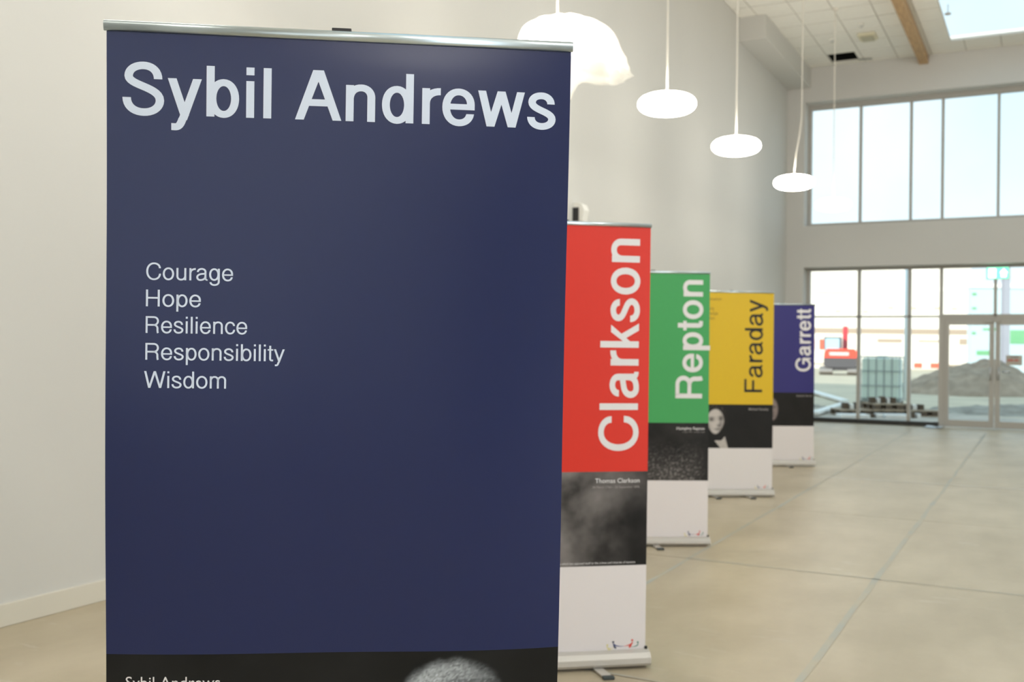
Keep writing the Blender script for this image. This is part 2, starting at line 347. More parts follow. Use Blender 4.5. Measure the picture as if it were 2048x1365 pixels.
def glyph(ch, t):
    h = t*.87; H = t/2; hb = -14+h/2; ht = 537-h/2; X = 523; cap = 718
    S = lambda *a: stroke(t, h, *a)
    def ring(x0, x1, a=hb, b=ht):
        xl, xr = x0+H, x1-H; mx, my = (xl+xr)/2, (a+b)/2
        return S((xl, my), ('C', xl, b, mx, b), ('C', xr, b, xr, my), ('C', xr, a, mx, a), ('C', xl, a, xl, my))
    def arch(x0, x1, m=None): # x0: left stem's left edge, x1 right edge
        xr = x1-H; a = x0+t*.5
        return stroke(t, h, (a, 330), ('C', a+t*.1, ht, (a+xr)/2+12, ht, .62), ('C', xr, ht, xr, 350), ('L', xr, 0))
    G = None
    if ch == ' ': return [], 278
    if ch == 'l': return rc(67, 67+t, 0, cap), 134+t
    if ch == 'i': return rc(67, 67+t, 0, X)+rh(67, 67+t, cap-h*1.12, cap), 134+t
    if ch == 'n': return rc(66, 66+t, 0, X)+arch(66, 491), 556
    if ch == 'm': return rc(65, 65+t, 0, X)+arch(65, 416+H)+arch(416-H, 769), 833
    if ch == 'u':
        q = rc(66, 66+t, 0, X)+arch(66, 491); return [tuple((557-x, X-y) for x, y in f) for f in q], 556
    if ch == 'r': 
        a = 70+t*.5; return rc(70, 70+t, 0, X)+stroke(t, h*1.05, (a, 300), ('C', a, ht-6, 342, ht-8, .6)), 333
    if ch == 'o': return ring(35, 521), 556
    if ch == 'b': return rc(58, 58+t, 0, cap)+ring(58+t*.22, 519), 556
    if ch == 'd': return rc(498-t, 498, 0, cap)+ring(37, 498-t*.22), 556
    if ch == 'p': return rc(58, 58+t, -207, X)+ring(58+t*.22, 519), 556
    if ch == 'g':
        xr = 498-H; q = ring(37, 498-t*.22, hb+14)
        return q+S((xr, X), ('L', xr, -40), ('C', xr, -218+h/2, 268, -218+h/2), ('C', 60+H*.9, -218+h/2, 60+H*.9, -62)), 556
    if ch == 'e':
        xl, xr = 38+H, 516-H
        return S((xr-8, 168), ('C', xr-30, hb, 284, hb, .62), ('C', xl, hb, xl, 262), ('C', xl, ht, 279, ht), ('C', xr, ht, xr, 300), ('L', xr, 226))+rh(xl, xr+H, 226, 226+h*.86), 556
    if ch == 'c':
        xl = 32+H; return S((480-H, 190), ('C', 480-H, hb, 262, hb), ('C', xl, hb, xl, 262), ('C', xl, ht, 262, ht), ('C', 472-H, ht, 472-H, 350)), 500
    if ch == 's':
        a, b = 46+H, 464-H
        return S((446-H, 366), ('C', 446-H, ht, 246, ht), ('C', a, ht, a, 386), ('B', a, 268, b, 262, b, 146), ('C', b, hb, 246, hb), ('C', 32+H, hb, 32+H, 168)), 500
    if ch == 'S':
        a, b = 72+H, 622-H; tb = 737-h/2; bb = -19+h/2
        return stroke(t*1.04, t*.93, (596-H, 500), ('C', 596-H, tb, 334, tb, .6), ('C', a, tb, a, 538, .58), ('B', a, 398, b, 392, b, 200), ('C', b, bb, 340, bb, .58), ('C', 44+H, bb, 44+H, 236, .6)), 667
    if ch == 'a':
        xr = 474-H; xl = 36+H
        q = S((60+H, 362), ('C', 60+H, ht, 272, ht), ('C', xr, ht, xr, 378), ('L', xr, 90))
        q += stroke(t, h*.8, (xr, 120), ('C', xr, -8+h*.4, xr+95, -4+h*.4, .62))
        q += S((xr, 335), ('B', xr-10, 282, xr-80, 296, 260, 296-h*.2), ('C', xl, 262, xl, 146), ('C', xl, hb, 206, hb), ('B', 300, hb, xr, 60, xr, 190))
        return q, 556
    if ch == 't': 
        a = 84+H; return S((a, 669), ('L', a, 130), ('C', a, 34+hb*0, 205, -4+h/2, .66), ('L', 260, -2+h/2))+rh(14, 258, X-h*.86, X), 278
    if ch == 'y':
        w = t*1.08
        q = diag(250-w/2, 0, 10, X, w)+diag(250-w/2-30, -65, 488-w, X, w)
        q += stroke(t, h, (250-32, -50), ('C', 182, -214+h/2, 118, -212+h/2, .7), ('L', 62, -210+h/2)); return q, 500
    if ch == 'w':
        w = t*1.03; return diag(203-w/2, 0, 12, X, w)+diag(203-w/2, 0, 361-w/2, X, w)+diag(519-w/2, 0, 361-w/2, X, w)+diag(519-w/2, 0, 710-w, X, w), 722
    if ch == 'W':
        w = t*1.1; return diag(240-w/2, 0, 14, cap, w)+diag(240-w/2, 0, 472-w/2, cap, w)+diag(704-w/2, 0, 472-w/2, cap, w)+diag(704-w/2, 0, 930-w, cap, w), 944
    if ch == 'A':
        w = t*1.1; return diag(2, 0, 333-w*.62, cap, w, w*1.1)+diag(668-w, 0, 333-w*.5, cap, w, w*1.1)+rh(150, 520, 200, 200+h), 667
    if ch == 'H': return rc(76, 76+t, 0, cap)+rc(646-t, 646, 0, cap)+rh(76, 646, 330, 330+h), 722
    if ch == 'F': return rc(82, 82+t, 0, cap)+rh(82, 585, cap-h, cap)+rh(82, 540, 322, 322+h), 611
    if ch == 'R':
        xr = 664-H; tp = cap-h/2; my = 345
        return rc(84, 84+t, 0, cap)+S((84+H, tp), ('L', 440, tp), ('C', xr, tp, xr, (tp+my)/2), ('C', xr, my, 440, my), ('L', 84+H, my))+S((430, my), ('C', 640-H, my, 646-H, 200, .6), ('B', 646-H, 90, 648-H, 50, 668-H, 0)), 722
    if ch in 'CG':
        xl = 44+H; tb = 737-h/2; bb = -19+h/2; xr = (672 if ch == 'C' else 692)-H
        q = S((xr, 492), ('C', xr, tb, 380, tb), ('C', xl, tb, xl, 359), ('C', xl, bb, 372, bb), ('C', xr+6, bb, xr+6, 262 if ch == 'C' else 330))
        if ch == 'G': q += rh(395, 690, 296, 296+h*.95)+rc(706-t*.62, 706, 0, 296+h*.5)
        return q, (722 if ch == 'C' else 778)
    if ch == 'k': 
        return rc(64, 64+t, 0, cap)+[((64+t, 165), (64+t, 300), (345, X), (478, X)), ((205, 300), (290, 368), (506, 0), (378, 0))], 500
    return [], 300
def word_polys(s, t, track=0):
    x = 0; out = []
    for ch in s:
        q, adv = glyph(ch, t); out += [tuple((px+x, py) for px, py in f) for f in q]; x += adv+track
    return out

def word_mesh(name, s, t, P, org, size_along, cap_h, vertical, mt, parent, label=None, f=.0008, track=0):
    """org: (u,v) of the first letter's left edge on the baseline; scaled to the measured length and capital height"""
    polys = word_polys(s, t, track)
    xs = [p[0] for q in polys for p in q]; x0, x1 = min(xs), max(xs)
    sx = size_along/(x1-x0); sy = cap_h/718
    bm = bmesh.new()
    for q in polys:
        vs = []
        for (x, y) in q:
            a, b = (x-x0)*sx, y*sy
            u, v = (org[0]-b, org[1]+a) if vertical else (org[0]+a, org[1]+b)
            vs.append(bm.verts.new(P(u, v, f)))
        if len(vs) == 4:
            try: bm.faces.new(vs)
            except Exception: pass
    bmesh.ops.remove_doubles(bm, verts=bm.verts, dist=1e-7)
    bmesh.ops.dissolve_degenerate(bm, edges=bm.edges, dist=1e-7)
    # all faces look towards the viewer side
    bm.normal_update(); ref = (P(.4, 1, 1)-P(.4, 1, 0))
    for fc in bm.faces:
        if fc.normal.dot(ref) < 0: fc.normal_flip()
    return obj(name, bm, mt, parent, recalc=False, label=label)
def small_text(name, s, P, right_u, base_v, width, mt, parent, left_u=None, bold=0, f=.0008, label=None, hscale=None):
    cu = bpy.data.curves.new('t', 'FONT'); cu.body = s; cu.size = 1; cu.offset = bold; cu.resolution_u = 3
    to = bpy.data.objects.new('t', cu); C.objects.link(to); bpy.context.view_layer.update()
    me = bpy.data.meshes.new_from_object(to.evaluated_get(bpy.context.evaluated_depsgraph_get())); bpy.data.objects.remove(to)
    xs = [v.co.x for v in me.vertices]; x0, x1 = min(xs), max(xs); sc = width/(x1-x0); hs = (hscale or 1)*sc
    o0 = left_u if left_u is not None else right_u-width
    for v in me.vertices: v.co = P(o0+(v.co.x-x0)*sc, base_v+v.co.y*hs, f)
    me.materials.clear(); me.materials.append(mt); me.update()
    o = bpy.data.objects.new(name, me); me.name = name; C.objects.link(o); o.parent = parent
    if label: o['label'] = label
    return o

# ------------------------------------------------------------------ roll-up banners
def film(name, c, rough=.42): return mat(name, c, rough, noise_amt=0, spec=.5 if 'navy' in name else .34)
def photo_mat():
    mm = bpy.data.materials.new('photo_print'); mm.use_nodes = True; N = mm.node_tree.nodes; L = mm.node_tree.links; b = N['Principled BSDF']
    a = N.new('ShaderNodeVertexColor'); a.layer_name = 'print'; L.new(a.outputs[0], b.inputs['Base Color']); b.inputs['Roughness'].default_value = .45; b.inputs['Specular IOR Level'].default_value = .22; return mm
M_photo = photo_mat()
M_letter = film('print_white', (.82, .80, .82)); M_letter2 = film('print_pale_blue', (.74, .83, 1.0)); M_ink = film('print_black', (.010, .009, .008))
M_white = film('film_white', (.80, .76, .775))
M_rubber = mat('rubber_foot', (.05, .06, .06), .7)
def fbm(x, y, s=0): return noise.fractal(Vector((x, y, s)), 1.0, 2.0, 5)
def smooth(a, b, x):
    t = max(0, min(1, (x-a)/(b-a))); return t*t*(3-2*t)
def banner(name, X, Y, a, ln, wd, tl, zs, cols, photo, words, rail_z=2.02, curl=.004, label='', nx=60, dv=.006, hook_u=None, feet=(.28, .72), logo_s=1, base_shift=0, deform=None):
    ex = Vector((math.cos(a), math.sin(a), 0)); org = Vector((X, Y, 0))-ex*wd
    T = thing('roll_up_banner', label, 'banner', org, a, 'roll-up banners standing in a receding row')
    z_low, z_b, z_c, z_top = zs                 # cassette top, photo bottom, photo top, rail bottom
    def P(u, v, f=0):
        s = max(0, min(1, (v-z_low)/(z_top-z_low))); e = abs(2*u/wd-1)
        prof = math.sin(PI*s)**.6 if 0 < s < 1 else 0
        d = curl*prof*(1-e**3.2)
        if deform: d += deform(u, v)*prof
        return Vector((u*math.cos(tl)-v*math.sin(tl), -(ln*v)-d-f, v*math.cos(tl)+u*math.sin(tl)*0+(u-wd)*math.sin(tl)))
    # fabric
    bm = bmesh.new(); col = bm.loops.layers.float_color.new('print'); rows = []; 
    vs = []
    def rr(v0, v1, step): n = max(1, round((v1-v0)/step)); return [v0+(v1-v0)*i/n for i in range(n)]
    vs = [(v, 2) for v in rr(z_low-.02, z_b, .03)]+[(v, 1) for v in rr(z_b, z_c, dv)]+[(v, 0) for v in rr(z_c, z_top+.006, .03)]+[(z_top+.006, 0)]
    grid = [[bm.verts.new(P(wd*i/nx, v)) for i in range(nx+1)] for v, _ in vs]
    for j in range(len(vs)-1):
        for i in range(nx):
            f = bm.faces.new((grid[j][i], grid[j][i+1], grid[j+1][i+1], grid[j+1][i])); f.material_index = vs[j][1]
            if vs[j][1] == 1:
                for l, (ii, jj) in zip(f.loops, ((i, j), (i+1, j), (i+1, j+1), (i, j+1))):
                    c = photo(wd*ii/nx, vs[jj][0]); l[col] = (*c, 1) if isinstance(c, tuple) else (c, c, c, 1)
    fab = obj('fabric', bm, [cols[0], M_photo, M_white], T, smooth=True, recalc=False)
    for w in words: w(P, fab)
    # aluminium top rail, cassette, feet, pole, hook
    zt = rail_z
    bm = bmesh.new(); rr_ = .0095
    n = 14; r1, r2 = [], []; n = 24
    for (lst, u) in ((r1, -.004), (r2, wd+.003)):
        c = P(u, z_top+.0075, 0)
        for k in range(n):
            an = 2*PI*k/n; lst.append(bm.verts.new((c.x, c.y-.006*math.cos(an)-.001, c.z+rr_*math.sin(an))))
    for k in range(n): bm.faces.new((r1[k], r1[(k+1) % n], r2[(k+1) % n], r2[k]))
    bm.faces.new(r1); bm.faces.new(r2[::-1]); obj('top_rail', bm, M_alu, T, smooth=True)
    c0 = P(wd/2, z_top, 0)
    hu = hook_u if hook_u is not None else wd/2
    hp = P(hu, z_top+.017, 0)
    bm = bmesh.new(); box(bm, hp.x-.0175, hp.x+.0175, hp.y-.001, hp.y+.012, hp.z-.004, hp.z+.0055, bev=.0012); box(bm, hp.x-.008, hp.x+.008, hp.y+.004, hp.y+.018, hp.z-.03, hp.z+.001); obj('pole_hook', bm, M_black, T)
    bm = bmesh.new(); tube(bm, [(wd/2, .03, .05), (hp.x, hp.y+.012, hp.z-.02)], .007, 10); obj('support_pole', bm, M_alu, T, smooth=True)
    # cassette profile (y,z) swept along u
    zb = .014; zt_ = z_low
    prof = [(-.045, zb), (-.052, zb+.012), (-.050, zb+(zt_-zb)*.55), (-.036, zt_-.008), (-.014, zt_), (.012, zt_), (.036, zt_-.01), (.048, zb+(zt_-zb)*.5), (.050, zb+.010), (.042, zb)]
    bm = bmesh.new(); A = [bm.verts.new((-.004, y, z)) for y, z in prof]; Bv = [bm.verts.new((wd+.004, y, z)) for y, z in prof]; n = len(prof)
    for k in range(n): bm.faces.new((A[k], A[(k+1) % n], Bv[(k+1) % n], Bv[k]))
    obj('cassette', bm, M_alu2, T)
    for s in (0, 1):
        bm = bmesh.new(); x0 = -.012 if s == 0 else wd+.004
        pa = [(y*1.02, zb+(z-zb)*1.01) for y, z in prof]; A = [bm.verts.new((x0, y, z)) for y, z in pa]; Bv = [bm.verts.new((x0+.008, y, z)) for y, z in pa]
        for k in range(n): bm.faces.new((A[k], A[(k+1) % n], Bv[(k+1) % n], Bv[k]))
        bm.faces.new(A); bm.faces.new(Bv[::-1]); obj('end_cap', bm, M_alu2, T)
    bm = bmesh.new(); lathe(bm, [(0, 0), (.007, .001), (.007, .010), (.004, .013), (0, .013)], 10, (wd+.002, -.005, z_low)); obj('tension_knob', bm, M_black, T)
    for k, fu in enumerate(feet):
        bm = bmesh.new(); dx = .035; A_ = [(-.022, 0), (.022, 0)]
        x = fu*wd
        v = [bm.verts.new(p) for p in ((x-.022, .15, .006), (x+.022, .15, .006), (x+.022+dx, -.155, .004), (x-.022+dx, -.155, .004), (x-.022, .15, .0125), (x+.022, .15, .0125), (x+.022+dx, -.155, .011), (x-.022+dx, -.155, .011))]
        for f in ((0, 1, 2, 3), (7, 6, 5, 4), (0, 4, 5, 1), (1, 5, 6, 2), (2, 6, 7, 3), (3, 7, 4, 0)): bm.faces.new([v[q] for q in f])
        ft = obj('foot', bm, M_alu2, T)
        obj('rubber_tip', BB(x+dx-.026, x+dx+.026, -.178, -.150, 0, .015, bev=.004), M_rubber, ft); obj('rubber_tip', BB(x-.024, x+.024, .146, .166, 0, .014, bev=.004), M_rubber, ft)
    return T, P, fab
# coloured bowl-of-people emblem at the lower right of each white band
EC = dict(y=film('print_yellow_small', (.75, .68, .30)), b=film('print_navy_small', (.05, .06, .22)), k=film('print_dark_small', (.05, .07, .12)), r=film('print_red_small', (.70, .10, .08)), g=film('print_green_small', (.05, .22, .17)))
def emblem(u0=.673, u1=.823, v0=.0790):
    def w(P, fab):
        k = (u1-u0)/(1640-1075)
        def pt(x, y): return (u0+(x-1075)*k, v0+(690-y)*k*.92)
        def dot(x, y, r, c, nm='emblem_dot'):
            bm = bmesh.new(); cx, cy = pt(x, y); vs = [bm.verts.new(P(cx+r*k*math.cos(q*PI/6), cy+r*k*math.sin(q*PI/6), .0008)) for q in range(12)]; bm.faces.new(vs); obj(nm, bm, EC[c], fab, recalc=False)
        def line(pts, ws, c):
            bm = bmesh.new(); q = [pt(*p) for p in pts]; L_ = []
            for i, p in enumerate(q):
                a = q[max(0, i-1)]; b = q[min(len(q)-1, i+1)]; dx, dy = b[0]-a[0], b[1]-a[1]; l = math.hypot(dx, dy); ww = ws[i]*k/2
                L_.append((bm.verts.new(P(p[0]+dy/l*ww, p[1]-dx/l*ww, .0008)), bm.verts.new(P(p[0]-dy/l*ww, p[1]+dx/l*ww, .0008))))
            for a, b in zip(L_, L_[1:]): bm.faces.new((a[0], b[0], b[1], a[1]))
            obj('emblem_stroke', bm, EC[c], fab, recalc=False)
        dot(1078, 602, 17, 'y'); dot(1182, 548, 19, 'k'); dot(1520, 528, 19, 'r'); dot(1620, 570, 16, 'g')
        line([(1070, 622), (1082, 650), (1098, 680), (1140, 686)], (10, 16, 20, 8), 'y'); line([(1098, 655), (1140, 668), (1190, 660)], (14, 10, 5), 'y')
        line([(1180, 572), (1200, 600), (1240, 622), (1300, 632), (1370, 632)], (14, 26, 18, 11, 5), 'b'); line([(1190, 600), (1200, 630), (1232, 668)], (14, 26, 30), 'k')
        line([(1526, 555), (1515, 590), (1470, 614), (1420, 628), (1370, 632)], (16, 26, 22, 11, 5), 'r'); line([(1510, 595), (1492, 630), (1464, 662)], (18, 36, 32), 'r')
        line([(1628, 590), (1620, 618), (1590, 642), (1545, 652), (1500, 652)], (12, 18, 14, 9, 5), 'g')
    return w

def ph_andrews(u, v):
    cx, cy = .632, .765; dx, dy = (u-cx)/.108, (v-cy)/.105
    r = math.hypot(dx, dy)+.05*fbm(u*30, v*30, 3)
    base = .012+.004*fbm(u*8, v*8, 1)
    if r > 1.05: return (base, base*1.05, base*1.1)
    k = smooth(1.05, .82, r)
    st = noise.noise(Vector((u*90+v*60, v*420-u*60, 4)))*.5+noise.noise(Vector((u*260, v*300, 9)))*.55
    g = .42+.42*st; g *= .5+.6*smooth(.9, -.6, dx)
    if .745 < v < .83 and abs(u-.668+(.82-v)*.4) < .05: g *= .5+.5*smooth(.0, .3, abs(st))
    g = max(.01, g)*k+base*(1-k)
    if v < .79:                                # face under the hair
        fr = math.hypot((u-.60)/.075, (v-.70)/.10)
        if fr < 1: g = .30+.05*fbm(u*20, v*20, 5)
        else: g *= .5
    return (g*.92, g, g*1.08)
def ph_clark(u, v):
    n = fbm(u*5.5+3, v*5.5, 7)*.5+.5; n2 = fbm(u*18, v*18, 2)
    g = .012+.33*max(0, n-.12)*(.25+.75*smooth(.90, .40, u+(.62-v)*.5))+.012*n2
    g *= 1-.75*smooth(.68, .80, u)*smooth(.50, .70, 1.35-v)
    g = max(.008, g); return (g*1.0, g*.92, g*.90)
def ph_repton(u, v):
    n = fbm(u*60, v*60, 11); n2 = fbm(u*5, v*5, 12)
    w = smooth(.80, .50, v)*smooth(.86, .72, u)
    g = .018+.014*n2+w*max(0, n)*.32+w*.03
    g = max(.008, g); return (g*1.02, g*.95, g*.93)
def inpoly(u, v, pl):
    c = False
    for i in range(len(pl)):
        (x1, y1), (x2, y2) = pl[i], pl[i-1]
        if (y1 > v) != (y2 > v) and u < (x2-x1)*(v-y1)/(y2-y1)+x1: c = not c
    return c
def ph_faraday(u, v):
    b = .013+.003*fbm(u*6, v*6, 2); bg = (b, b*.92, b*.88)
    fx, fy = (u-.276)/.092, (v-.738)/.128
    wx = fx/(1-.25*max(0, -fy))
    if inpoly(u, v, [(.268, .551), (.332, .47), (.405, .47), (.372, .592), (.335, .551)]): g = .52+.05*fbm(u*30, v*30, 1); return (g, g*.93, g*.89)
    r = math.hypot(wx, fy)
    if r < 1.0 and v > .60:
        g = .58*smooth(1.02, .86, r)+.02
        g *= 1-.35*smooth(.2, .9, fx)
        for ex_, ey, sx, sy, k in ((.236, .755, .028, .017, .85), (.328, .764, .024, .016, .8), (.236, .776, .034, .008, .6), (.330, .784, .028, .008, .6), (.308, .697, .018, .016, .65), (.300, .664, .034, .009, .75), (.326, .715, .013, .042, .45), (.302, .645, .028, .007, .35), (.20, .66, .03, .06, .5)):
            g *= 1-k*math.exp(-((u-ex_)/sx)**2-((v-ey)/sy)**2)
        return (g*1.0, g*.92, g*.89)
    hr = math.hypot((u-.275)/.125, (v-.765)/.135)
    if hr < 1: g = .014+.16*max(0, noise.noise(Vector((u*70, v*25, 5))))*smooth(.80, .87, v); return (g*1.05, g*.92, g*.85)
    return bg
def ph_garrett(u, v):
    b = .014+.004*fbm(u*6, v*6, 8)
    r = math.hypot((u-.315)/.085, (v-.705)/.155)
    if r < 1:
        g = .22*smooth(1.0, .75, r)+.015
        for ex_, ey, sx, sy, k in ((.345, .735, .02, .012, .7), (.335, .66, .014, .014, .4), (.33, .625, .025, .008, .6)): g *= 1-k*math.exp(-((u-ex_)/sx)**2-((v-ey)/sy)**2)
        return (g*1.1, g*.9, g*.88)
    return (b*1.05, b*.97, b*.9)

W = word_mesh
def words_andrews(P, fab):
    W('lettering', 'Sybil Andrews', 114, P, (.0274, 1.8598), .7786, .0898, False, M_letter2, fab, 'large pale heading lettering across the top', track=-4)
    for s, v, w in (('Courage', 1.5658, .1528), ('Hope', 1.5178, .0965), ('Resilience', 1.4700, .1790), ('Responsibility', 1.4218, .2465), ('Wisdom', 1.3712, .1447)):
        W('lettering', s, 86, P, (.0700 if s != 'Wisdom' else .0682, v), w, .0302, False, M_letter2, fab, 'small pale lettering in a five-line list', track=-2)
    small_text('caption', 'Sybil Andrews', P, 0, .8205, .1700, M_letter, fab, left_u=.0355, hscale=1.02)
def fold(u, v):
    # soft cross waves of the hanging film
    return .0040*math.sin(7.5*u+1.0+v*1.2)+.0050*math.sin(6.2*v+2.2*u)+.0010*math.sin(15*u-v*2.2)
navy = film('film_navy', (.009, .019, .092), .28); red = film('film_red', (.74, .036, .020)); green = film('film_green', (.062, .38, .115)); yellow = film('film_yellow', (.76, .50, .015)); violet = film('film_violet', (.034, .030, .185))
banner('roll_up_banner', -.853, 1.822, .593, .054, .833, -.002, (.075, .455, .883, 2.006), (navy,), ph_andrews, [words_andrews, emblem()],
       curl=.019, label='navy roll-up banner nearest the camera with big pale name across its top', nx=220, dv=.0035, hook_u=.411, deform=fold)
def vword(s, t, base_u, v0, v1, cap, mt, label): return lambda P, fab: W('lettering', s, t, P, (base_u, v0), v1-v0, cap, True, mt, fab, label, track=-4)
def clark_text(P, fab):
    small_text('caption', 'Thomas Clarkson', P, .816, .8390, .2105, M_letter, fab, bold=.004)
    small_text('caption', '28 March 1760 – 26 September 1846', P, .816, .8150, .2240, mat('print_grey', (.36, .33, .33), .5), fab)
    small_text('caption', 'energy which has opposed itself to the crimes and miseries of injustice', P, .800, .4720, .385, M_letter, fab)
banner('roll_up_banner', -1.6169, 4.4488, .6711, .0063, .8538, 0, (.0785, .462, .890, 2.005), (red,), ph_clark, [vword('Clarkson', 118, .803, .984, 1.9495, .182, M_letter, 'large white lettering running up the edge'), clark_text, emblem()],
       label='bright red roll-up banner second in the row', nx=120, dv=.006, feet=(.26, .70), hook_u=.45)
def rep_text(P, fab): small_text('caption', 'Humphry Repton', P, .822, .853, .209, M_letter, fab, bold=.004); small_text('caption', '21 April 1752 – 24 March 1818', P, .822, .832, .165, MATS['print_grey'], fab)
banner('roll_up_banner', -2.2042, 7.3711, .5395, -.0055, .8523, 0, (.0660, .478, .903, 2.005), (green,), ph_repton, [vword('Repton', 118, .8005, 1.085, 1.958, .199, M_letter, 'large white lettering running up the edge'), rep_text, emblem(.681, .8226, .0680)],
       label='green roll-up banner between the red and the yellow ones', nx=100, dv=.007, feet=(.2, .51))
def far_text(P, fab):
    small_text('caption', 'Michael Faraday', P, .807, .851, .200, MATS['print_grey'], fab, bold=.01)
    br = film('print_brown', (.30, .18, .02))
    for s, v, w, r in (('Determination', 1.925, .235, .325), ('Curiosity', 1.832, .150, .253), ('Knowledge', 1.784, .185, .290), ('Vision', 1.737, .105, .257)): W('lettering', s.replace('D', 'C').replace('K', 'R').replace('V', 'F'), 86, P, (r-w, v), w, .030, False, br, fab, 'small brown lettering at the left')
banner('roll_up_banner', -2.3847, 10.1325, .5556, -.0012, .8505, 0, (.0770, .477, .906, 2.005), (yellow,), ph_faraday, [vword('Faraday', 100, .740, 1.028, 1.940, .180, M_ink, 'large black lettering running up the edge'), far_text, emblem(.68, .8106, .0790)],
       label='yellow roll-up banner printed with a dark-haired man', nx=130, dv=.006, feet=(.28, .68))
def gar_text(P, fab): small_text('caption', 'Elizabeth Garrett', P, .824, .868, .198, MATS['print_grey'], fab, bold=.01)
banner('roll_up_banner', -2.5588, 13.0407, .5558, -.0038, .8507, 0, (.0775, .500, .917, 2.005), (violet,), ph_garrett, [vword('Garrett', 124, .8005, 1.180, 1.958, .190, M_letter, 'large white lettering running up the edge'), gar_text, emblem(.678, .8377, .0795)],
       label='violet-blue roll-up banner farthest back in the row', nx=80, dv=.008, feet=(.2, .56))

# ------------------------------------------------------------------ pendants
M_lamp = mat('lamp_opal', (.9, .88, .84), .4, emit=(1.0, .94, .83), estr=17.0)
M_cord = mat('lamp_cord', (.80, .76, .69), .6)
LP = [(-3.46, 4.75, 3.88), (-3.50, 2.25, 3.88), (-3.54, -.25, 3.88), (-3.42, 7.25, 3.87), (-3.37, 9.72, 3.88), (-3.29, 11.99, 3.86), (-3.25, 14.95, 3.86), (-3.13, 17.34, 3.84)]
LL = ['pendant lamp above the gap before the red banner, out of the frame', 'pendant lamp over the navy banner, out of the frame', 'pendant lamp behind the camera in the same row', 'pendant lamp half hidden in crumpled plastic sheet above the red banner', 'large oval opal pendant lamp nearest after the sheeted one', 'oval opal pendant lamp hanging between the larger one and the one on a bent cord', 'oval opal pendant lamp on a bent cord just left of the upper window', 'faint farthest pendant lamp seen against the upper window']
def pendant(i, x, y, z, label, bend=0):
    T = thing('pendant_lamp', label, 'lamp', (x, y, z), 0, 'oval pendant lamps hung in a row')
    bm = bmesh.new(); pr = []
    for k in range(15):
        a = -PI/2+PI*k/14; ca, sa = math.cos(a), math.sin(a)
        pr.append((.288*abs(ca)**.62, .102*(abs(sa)**.95)*(1 if sa > 0 else -1)))
    pr[0] = (0, -.102); pr[-1] = (0, .102); lathe(bm, pr, 40); obj('lamp_shade', bm, M_lamp, T, smooth=True)
    bm = bmesh.new(); lathe(bm, [(0, .094), (.04, .096), (.035, .12), (.012, .15), (0, .15)], 16); obj('lamp_cap', bm, M_cord, T)
    top = ZC-.012-z; pts = [(0, 0, .14)]
    for k in range(1, 13):
        q = k/12; zz = .14+(top-.14)*q; pts.append((bend*(smooth(0, .28, q)), 0, zz))
    bm = bmesh.new(); tube(bm, pts, .008, 8); obj('cord', bm, M_cord, T, smooth=True)
    bm = bmesh.new(); lathe(bm, [(0, top-.035), (.045, top-.03), (.05, top), (0, top)], 16, (bend, 0, 0)); obj('ceiling_rose', bm, M_cord, T)
    return T
for i, (p, l) in enumerate(zip(LP, LL)): pendant(i, *p, l, bend=.10 if i == 6 else 0)
# crumpled polythene sheet over the first pendant
def sheet_mat():
    mm = bpy.data.materials.new('polythene'); mm.use_nodes = True; N = mm.node_tree.nodes; L = mm.node_tree.links; N.clear()
    o = N.new('ShaderNodeOutputMaterial'); t = N.new('ShaderNodeBsdfTransparent'); tr = N.new('ShaderNodeBsdfTranslucent'); d = N.new('ShaderNodeBsdfDiffuse'); g = N.new('ShaderNodeBsdfGlossy')
    tr.inputs[0].default_value = (.95, .93, .88, 1); d.inputs[0].default_value = (.8, .78, .72, 1); g.inputs['Roughness'].default_value = .25
    a = N.new('ShaderNodeMixShader'); a.inputs[0].default_value = .55; b = N.new('ShaderNodeMixShader'); b.inputs[0].default_value = .30; c = N.new('ShaderNodeMixShader'); c.inputs[0].default_value = .10
    L.new(d.outputs[0], a.inputs[1]); L.new(tr.outputs[0], a.inputs[2]); L.new(a.outputs[0], b.inputs[1]); L.new(t.outputs[0], b.inputs[2]); L.new(b.outputs[0], c.inputs[1]); L.new(g.outputs[0], c.inputs[2]); L.new(c.outputs[0], o.inputs[0]); return mm
